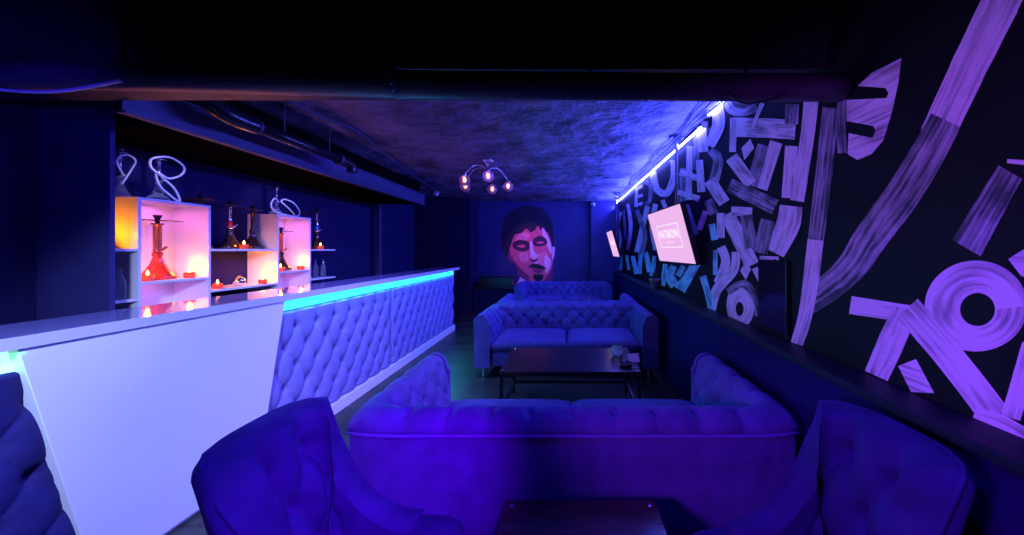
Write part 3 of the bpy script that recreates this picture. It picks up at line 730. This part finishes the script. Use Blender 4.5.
bm = bmesh.new(); sphere(bm, (.03, -.03, -.02), .045, 16, 10); finish('housing', bm, M['white_plastic'], t, smooth=True)
bm = bmesh.new(); cyl(bm, (.03, -.06, -.03), (.03, -.085, -.035), .02, 12); finish('lens', bm, M['tv_black'], t)
# chandelier
cc = Vector((-1.07, 4.25, ZC-.01))
t = thing('chandelier', 'chrome ceiling light with five curved arms and clear glass globes', 'chandelier', cc)
bm = bmesh.new(); lathe(bm, [(0, 0), (.09, 0), (.085, -.02), (.05, -.035), (.02, -.04), (.015, -.10), (.03, -.12), (.015, -.14), (0, -.14)], (0, 0, 0), 24); finish('canopy', bm, M['chrome'], t, smooth=True)
for (x, y) in ((-1.31, 4.05), (-1.42, 4.43), (-.957, 3.83), (-1.10, 4.65), (-.83, 4.43)):
    d = Vector((x-cc.x, y-cc.y, 0)); zb = CAMZ+.88-cc.z
    bm = bmesh.new()
    tube(bm, curve([(0, 0, -.12), d*.25+Vector((0, 0, -.085)), d*.6+Vector((0, 0, -.10)), d*.92+Vector((0, 0, -.2)), d+Vector((0, 0, zb+.07))], 8), .006, 8)
    ar = finish('arm', bm, M['chrome'], t, smooth=True)
    bm = bmesh.new(); lathe(bm, [(.012, .09), (.022, .08), (.026, .055), (.0, .05)], d+Vector((0, 0, zb)), 14); finish('socket', bm, M['chrome'], ar, smooth=True)
    bm = bmesh.new(); sphere(bm, d+Vector((0, 0, zb)), .068, 20, 14); finish('globe', bm, M['bulb_glass'], ar, smooth=True)
    bm = bmesh.new(); sphere(bm, d+Vector((0, 0, zb+.005)), .02, 12, 8, sz=1.5); finish('bulb', bm, M['filament'], ar, smooth=True)
light('chandelier_glow', 'POINT', (cc.x, cc.y, ZC-.30), .5, (.3, .1, 1), shadow_soft_size=.15)

# pot plant on the ledge
t = thing('potted_plant', 'small terracotta pot with a low plant on the ledge under the near screen', 'plant', (1.165, 4.30, .935))
bm = bmesh.new(); lathe(bm, [(0, 0), (.05, 0), (.068, .10), (.076, .10), (.078, .13), (.066, .13), (.06, .10), (0, .10)], (0, 0, .0005), 22); finish('pot', bm, M['pot'], t, smooth=True)
bm = bmesh.new()
for i in range(26):
    a = random.uniform(0, 2*PI); l = random.uniform(.04, .085); zt_ = .12+random.uniform(.02, .09); w = .012
    d = Vector((math.cos(a), math.sin(a), 0)); s_ = Vector((-d.y, d.x, 0))*w
    p0 = Vector((0, 0, .105)); p1 = d*l*.5+Vector((0, 0, zt_)); p2 = d*l*.8+Vector((0, 0, zt_+.005))
    v = [bm.verts.new(q) for q in (p0, p1-s_, p2, p1+s_)]; bm.faces.new(v)
finish('foliage', bm, M['leaf'], t)

# low dark cabinet with wedge in the far left corner
t = thing('low_bench', 'low black bench against the end wall left of the portrait', 'bench', (-1.72, 7.6, 0))
bx('top', M['black_metal'], -.49, .55, -.25, .28, .56, .60, t, bevel=.004)
bx('body', M['wall_dark'], -.47, .53, -.22, .28, 0, .56, t)
bm = bmesh.new(); prism(bm, [(-.2, 0), (.2, 0), (.2, .10), (-.12, .24), (-.2, .22)], 'x', -.38, .38)
for v in bm.verts: v.co = Vector((v.co.x, v.co.y, v.co.z))
o = finish('floor_monitor', bm, M['black_metal'], bevel=.01); o.location = (-1.68, 7.6, .6)
tag(o, 'black wedge-shaped speaker lying on the low bench', 'speaker')

# ------------------------------------------------------------------ graffiti on the right wall
def W(px, py, lift):
    k = (px-VX); D = XR*F/k
    return Vector((XR-lift, D, CAMZ-(py-VY)/k*XR))
gm = bmesh.new(); uvl = gm.loops.layers.uv.new('UVMap'); GN = [0]
def ribbon(L, Rr, mi):
    GN[0] += 1; lift = .0015+.00012*(GN[0] % 40); u = 0; off = GN[0]*7.13
    rows = []; prev = None
    nv = 1
    for a, b_ in zip(L, Rr):
        A = W(*a, lift); C = W(*b_, lift); m_ = (A+C)/2
        if prev is not None: u += (m_-prev).length
        prev = m_; wd = (A-C).length
        rows.append((gm.verts.new(A), gm.verts.new(C), u, wd))
    wm = sum(r[3] for r in rows)/len(rows); rows = [(r[0], r[1], r[2], wm) for r in rows]
    for r0, r1 in zip(rows, rows[1:]):
        try: f = gm.faces.new((r0[0], r0[1], r1[1], r1[0]))
        except ValueError: continue
        f.material_index = mi
        for lp, (uu, vv) in zip(f.loops, ((r0[2], 0), (r0[2], r0[3]), (r1[2], r1[3]), (r1[2], 0))): lp[uvl].uv = (uu+off, vv+off)
def S(pts, mi=0, k=6, rag=True):
    """brush stroke: (px, py, width px) read off the photograph and laid on the wall plane"""
    if 690 < pts[0][0] < 800: pts = [(a, b_, c_*1.14) for a, b_, c_ in pts]
    if len(pts) == 2:
        a, b_ = pts; pts = [a, ((a[0]+b_[0])/2, (a[1]+b_[1])/2, (a[2]+b_[2])/2), b_]
    C = curve([(p[0], p[1], p[2]) for p in pts], k); L = []; Rr = []
    n = len(C)
    for i, p in enumerate(C):
        a = C[max(0, i-1)]; b_ = C[min(n-1, i+1)]; dx, dy = b_[0]-a[0], b_[1]-a[1]; q = math.hypot(dx, dy) or 1
        nx_, ny_ = -dy/q, dx/q; w = p[2]/2; j = random.uniform(-.008, .008)*p[2] if rag else 0
        L.append((p[0]+nx_*(w+j), p[1]+ny_*(w+j))); Rr.append((p[0]-nx_*(w-j), p[1]-ny_*(w-j)))
    ribbon(L, Rr, mi)
def poly(pts, mi=0):
    GN[0] += 1; lift = .0015+.00012*(GN[0] % 40)
    f = gm.faces.new([gm.verts.new(W(x, y, lift)) for x, y in pts]); f.material_index = mi
    for lp in f.loops: lp[uvl].uv = (lp.vert.co.y, lp.vert.co.z)
def ring(cx, cy, rx, ry, ix, iy, irx, iry, mi=0, n=48):
    L = [(cx+rx*math.cos(2*PI*i/n), cy+ry*math.sin(2*PI*i/n)) for i in range(n+1)]
    R_ = [(ix+irx*math.cos(2*PI*i/n), iy+iry*math.sin(2*PI*i/n)) for i in range(n+1)]
    ribbon(L, R_, mi)
S([(1006, -12, 40), (1000, 5, 38), (969, 68, 36), (937, 136, 34)], 0, 10)
S([(946, 120, 32), (937, 138, 34), (906, 190, 35), (875, 232, 34), (849, 270, 30), (815, 298, 25), (808, 302, 22)], 1, 10)
S([(831, 108, 16), (824, 177, 17), (816, 242, 16)], 1)
S([(816, 240, 16), (812, 275, 16), (805, 318, 14), (797, 344, 13)], 0)
poly([(902, 58), (872, 73), (858, 86), (886, 88), (889, 93), (887, 98), (847, 100), (847, 121), (874, 126), (876, 131), (873, 138), (849, 133), (848, 154), (858, 160), (872, 154), (884, 140), (893, 110), (899, 82)])
S([(843, 98, 8), (841, 120, 10), (843, 153, 10)], 1)
S([(1011, 172, 27), (967, 248, 33)], 1)
poly([(1009, 259), (1030, 246), (1034, 280), (1022, 276)])
S([(1008, 161, 4), (1030, 163, 5)])
ring(977, 306, 51.5, 45.5, 978.5, 309.5, 17.5, 16.5)
S([(851, 305, 18), (918, 315, 17)])
S([(906, 310, 24), (893, 340, 27), (877, 376, 25)], 0)
S([(908, 308, 28), (954, 361, 29), (997, 417, 30)])
poly([(899, 366), (917, 359), (935, 393), (912, 392)])
S([(975, 414, 12), (1000, 423, 18), (1040, 446, 18)])
S([(1012, 418, 20), (1034, 345, 22)])
# middle block
S([(733, 127, 17), (765, 128, 17), (796, 130, 17)], 0)
S([(734, 118, 6), (733, 152, 6)]); S([(793, 104, 12), (792, 124, 12)], 1)
S([(727, 102, 8), (733, 110, 8), (745, 112, 7), (757, 107, 7)], 1); S([(763, 103, 4), (753, 127, 3)])
S([(812, 100, 15), (809, 130, 14), (804, 163, 14), (798, 201, 14)], 0)
S([(792, 146, 11), (788.5, 198, 11)]); S([(777, 142, 11), (762, 189, 11)]); S([(764, 145, 10), (752, 186, 10)], 1)
poly([(751, 139), (755, 148), (745, 160), (742, 148)])
S([(732, 157, 12), (752, 184, 11)]); S([(730, 185, 12), (776, 207, 14)], 1)
S([(717, 104, 11), (719, 125, 11), (710, 146, 9)]); S([(711, 150, 8), (719, 160, 9), (714, 182, 9)], 1)
S([(710, 180, 11), (725, 203, 11)]); S([(702, 126, 8), (704, 152, 9)]); S([(700, 160, 6), (702, 192, 7)])
S([(792, 206, 20), (789, 225, 21), (776, 253, 17)]); S([(769, 220, 13), (761, 253, 13)], 1)
S([(728, 214, 13), (753, 265, 13)]); S([(732, 211, 8), (753, 212, 8)]); S([(747, 215, 11), (752, 248, 11)], 1)
S([(721.5, 213, 7), (721.5, 238, 7)]); S([(708, 200, 8), (714, 214, 8)], 1); S([(712, 224, 6), (715, 240, 6)], 2); S([(706, 211, 5), (699, 230, 5)])
S([(721, 247, 8), (726, 262, 8), (718, 283, 8)]); S([(736, 252, 7), (734, 270, 8), (717, 290, 9), (712, 313, 6)]); S([(715.5, 250, 4), (715.5, 275, 4)], 2)
S([(703, 276, 6), (710, 300, 6), (711, 313, 6)], 2)
poly([(745, 262), (751.5, 269), (746, 280), (740.5, 270.7)])
S([(760, 258, 4), (779, 259, 4)]); S([(777, 260, 5), (761, 284, 4)], 1); S([(755, 268, 5), (762, 282, 5)])
ring(741, 305, 14, 23, 740, 309, 4, 7, 0); S([(728, 292, 6), (745, 284, 7), (756, 300, 6), (759, 316, 6)], 1)
# beyond, seen very obliquely
S([(653, 172, 7), (657, 189, 7), (667, 193, 7), (674, 178, 7), (674, 160, 7)]); S([(683, 168, 6), (683, 214, 7)], 1); S([(690, 146, 6), (689, 200, 6)])
S([(680, 172, 6), (700, 179, 6)]); S([(678, 192, 5), (700, 199, 6)]); S([(697, 130, 5), (696, 170, 6)], 1); S([(686, 205, 6), (696, 235, 7)], 0)
S([(637, 188, 3), (636, 207, 3)]); S([(637, 189, 3), (643, 186, 3)]); S([(637, 197, 3), (643, 195, 3)]); S([(637, 205, 3), (643, 203, 3)])
S([(646, 182, 4), (651, 186, 5), (650, 200, 4), (646, 204, 3)], 1)
S([(648, 206, 5), (641, 235, 5), (637, 252, 5)]); S([(637, 210, 4), (645, 235, 5), (641, 254, 5)], 1); S([(656, 204, 5), (652, 225, 5), (656, 250, 5)])
S([(663, 200, 4), (668, 214, 5)]); S([(644, 218, 4), (655, 214, 4)]); S([(628, 204, 3), (631, 225, 4), (628, 250, 3)])
S([(621, 212, 3), (618, 226, 3), (621, 240, 3), (619, 250, 2)]); S([(624, 210, 2), (626, 240, 3)], 1)
for a in ([(633, 256, 4), (637, 274, 5)], [(641, 254, 4), (640, 274, 4)], [(646, 252, 5), (650, 272, 5)], [(655, 256, 4), (652, 276, 5)], [(622, 254, 2), (621, 270, 3)], [(627, 255, 3), (629, 270, 3)],
          [(666, 264, 5), (663, 286, 5)], [(674, 266, 6), (670, 276, 9), (675, 286, 10)], [(697, 262, 8), (680, 290, 10)], [(684, 266, 5), (678, 276, 6)]): S(a, 2)
gmo = finish('graffiti_mural', gm, [M['brush'], M['brush_dry'], M['brush_blue']])
tag(gmo, 'big white brush-stroke lettering painted across the black right wall', 'mural')
# glossy black notice panel set in the lettering
a = W(762, 262, 0); b_ = W(788, 330, 0)
t = thing('black_panel', 'narrow glossy black board fixed to the wall above the ledge', 'board', (XR-.02, (a.y+b_.y)/2, .96))
bx('board', M['hookah_black'], 0, .0135, -.13, .13, 0, .43, t)
bx('edge_trim', M['black_metal'], -.002, .0135, -.14, -.131, 0, .43, t)

# ------------------------------------------------------------------ portrait painted on the end wall (generic face)
pm = bmesh.new(); PN = [0]
pc = dict(hair=(.012, .010, .03), rose=(.80, .12, .22), pink=(.95, .25, .36), light=(.95, .55, .72), plum=(.22, .03, .12), deep=(.05, .01, .05), white=(.7, .7, .85))
pk = list(pc)
pmats = [mat('mural_'+k, pc[k], .7, noise=(14, .12, U)) for k in pk]
def F2(pts, k, s=True):
    PN[0] += 1
    y = YB-.002-.0007*PN[0]; q = []
    for x, z in pts: q.append(((500+x/6.3, 200+z/6.3)))
    q = [(c_[0], c_[1]) for c_ in curve([(a, b_, 0) for a, b_ in q], 4, True)] if s else q
    f = pm.faces.new([pm.verts.new(((px-VX)/F*YB, y, CAMZ-(py-VY)/F*YB)) for px, py in q]); f.material_index = pk.index(k)
F2([(110, 430), (115, 540), (330, 560), (330, 430)], 'plum', False)
F2([(12, 290), (15, 160), (60, 80), (150, 38), (240, 45), (300, 85), (332, 160), (340, 260), (330, 330), (200, 380), (50, 360)], 'hair')
F2([(66, 260), (95, 205), (150, 185), (230, 165), (288, 185), (322, 270), (332, 330), (330, 410), (300, 480), (255, 515), (195, 510), (140, 455), (90, 395), (62, 335)], 'rose')
F2([(52, 330), (66, 345), (84, 395), (66, 392), (50, 360)], 'plum'); F2([(330, 300), (345, 300), (342, 350), (330, 375)], 'light')
F2([(100, 240), (140, 205), (185, 215), (180, 245), (120, 262)], 'pink'); F2([(262, 175), (285, 195), (318, 270), (325, 340), (300, 300), (275, 240)], 'light')
F2([(120, 340), (160, 330), (180, 360), (165, 395), (130, 380)], 'pink'); F2([(70, 330), (90, 380), (140, 440), (190, 490), (150, 480), (95, 410)], 'plum')
F2([(225, 350), (290, 330), (310, 380), (285, 430), (245, 400)], 'pink'); F2([(285, 350), (322, 380), (312, 430), (290, 460), (280, 400)], 'light')
F2([(80, 275), (120, 252), (178, 262), (192, 300), (150, 322), (95, 310)], 'deep'); F2([(212, 245), (255, 226), (290, 245), (296, 275), (255, 292), (215, 285)], 'deep')
F2([(108, 290), (140, 280), (165, 290), (140, 302)], 'rose'); F2([(228, 268), (256, 260), (280, 266), (256, 276)], 'rose')
F2([(188, 270), (202, 265), (215, 320), (238, 352), (222, 372), (196, 366), (190, 330)], 'light'); F2([(190, 368), (215, 380), (240, 365), (228, 386), (200, 386)], 'deep')
F2([(180, 418), (218, 400), (262, 412), (292, 430), (262, 436), (220, 430)], 'hair'); F2([(200, 436), (240, 440), (275, 440), (240, 462)], 'plum')
F2([(210, 474), (245, 468), (275, 474), (262, 505), (225, 508)], 'hair'); F2([(215, 398), (225, 388), (240, 392), (236, 402)], 'light')
F2([(60, 270), (78, 195), (125, 150), (200, 130), (275, 135), (318, 215), (290, 200), (272, 165), (258, 195), (238, 155), (222, 190), (196, 205), (165, 178), (135, 210), (95, 215), (78, 255), (66, 300)], 'hair', False)
F2([(110, 520), (130, 485), (160, 505), (175, 560), (100, 560)], 'white', False)
po = finish('portrait_mural', pm, pmats)
tag(po, 'large painted portrait of a dark haired man in pinks on the end wall', 'mural')

# ------------------------------------------------------------------ camera and light
cam = bpy.data.cameras.new('camera'); co = bpy.data.objects.new('camera', cam); COL.objects.link(co)
co.location = (0, 0, CAMZ); co.rotation_euler = (PI/2, 0, 0)
cam.sensor_fit = 'HORIZONTAL'; cam.sensor_width = 36; cam.lens = F/1024*36
cam.shift_x = -(VX-512)/1024; cam.shift_y = -(267.5-VY)/1024; cam.clip_start = .02
scn.camera = co
w = bpy.data.worlds.new('world'); scn.world = w; w.use_nodes = True
w.node_tree.nodes['Background'].inputs[0].default_value = (.01, .01, .05, 1); w.node_tree.nodes['Background'].inputs[1].default_value = .3
BL = (.03, .015, 1)
# blue-white spotlight above the viewer, washing the bar front
light('bar_flood', 'SPOT', (-.95, -.15, 2.2), 440, (.37, .45, 1), spot_size=.95, spot_blend=.5, shadow_soft_size=.12, target=(-2.1, 1.9, .72))
light('bar_flood_far', 'SPOT', (-1.35, 2.9, 2.45), 130, (.26, .24, 1), spot_size=1.9, spot_blend=.8, shadow_soft_size=.03, target=(-2.1, 3.5, .5))
# violet lamp by the viewer, washing the lettering and the sofa back
light('violet_flood', 'SPOT', (-.75, .0, 1.3), 118, (.42, .045, 1), spot_size=1.35, spot_blend=.6, shadow_soft_size=.12, target=(1.2, 1.15, .98))
light('violet_low', 'SPOT', (.05, .1, 1.5), 280, (.27, .0, 1), spot_size=.72, spot_blend=1, shadow_soft_size=.08, target=(-.85, 1.45, .36))
# blue wash over the seating
light('seating_wash', 'AREA', (-.3, 2.9, 2.5), 4, (.02, .03, 1), shape='RECTANGLE', size=.8, size_y=1.8, target=(-.5, 2.9, 0))
for nx_ in (-.5, .5): light('near_wash', 'SPOT', (nx_, .82, 2.25), 30, (.03, .02, 1), spot_size=1.6, spot_blend=.6, shadow_soft_size=.04, target=(nx_*1.7, .95, 0))
light('chair_fill', 'SPOT', (.1, .45, 2.1), 90, (.10, .08, 1), spot_size=.75, spot_blend=.8, shadow_soft_size=.03, target=(-.95, .95, .72))  # added fill lights, one aimed at each chair
light('chair_fill', 'SPOT', (-.1, .45, 2.1), 50, (.13, .03, 1), spot_size=.75, spot_blend=.8, shadow_soft_size=.03, target=(.97, .95, .72))
for ny_ in (2.45, 3.5): light('shelf_top_fill', 'SPOT', (-2.75, ny_, 2.22), 9, (.5, .45, 1), spot_size=.8, spot_blend=.6, shadow_soft_size=.02, target=(-3.32, ny_+.12, 2.0))  # added fill brightening the hookahs and hoses on the cabinet tops
light('far_wash', 'AREA', (-.3, 5.8, 2.5), 30, BL, shape='RECTANGLE', size=1.2, size_y=1.2, target=(-.4, 7.4, 1.0))
light('wall_strip_glow', 'AREA', (1.12, 5.2, 2.46), 165, (.06, .075, 1), shape='RECTANGLE', size=5.2, size_y=.03, target=(.2, 5.2, 3.1))
light('backbar_wash', 'AREA', (-2.3, 3.4, 2.2), 1.5, (.06, .02, 1), shape='RECTANGLE', size=.1, size_y=2.5, target=(-3.4, 3.4, 1.3))
light('wall_strip_down', 'AREA', (1.12, 5.0, 2.50), 60, (.09, .11, 1), shape='RECTANGLE', size=5.0, size_y=.03, spread=2.2, target=(-1.6, 5.0, .6))
light('bar_end_fill', 'SPOT', (-1.7, .3, 1.9), 45, (.03, .008, 1), spot_size=1.3, spot_blend=.8, shadow_soft_size=.1, target=(-3.4, 2.1, 1.9))  # added blue fill for the wall at the bar end
light('aisle_spot', 'SPOT', (.7, 1.75, 2.2), 210, (.34, .28, 1), spot_size=.85, spot_blend=1, shadow_soft_size=.03, target=(-1.5, 2.6, .35))
light('mural_fill', 'SPOT', (-.8, 6.6, 2.5), 30, (1, .25, .6), spot_size=.9, spot_blend=.7, shadow_soft_size=.05, target=(-.95, 7.9, 1.45))  # added reddish fill that lets the portrait's pinks show
light('bar_glow', 'AREA', (-2.07, 4.08, 1.042), 30, (.03, .5, 1), shape='RECTANGLE', size=3.4, size_y=.05, target=(0, 4.08, 1.0))
light('green_fill', 'SPOT', (-1.0, 5.2, 2.5), 70, (.02, 1, .05), spot_size=.5, spot_blend=.8, shadow_soft_size=.1, target=(-1.35, 3.9, 0))  # added fill for the green tint on the floor
vs = scn.view_settings
scn.display_settings.display_device = 'sRGB'; vs.view_transform = 'Standard'; vs.look = 'None'; vs.exposure = 0; vs.gamma = 1; vs.use_curve_mapping = False
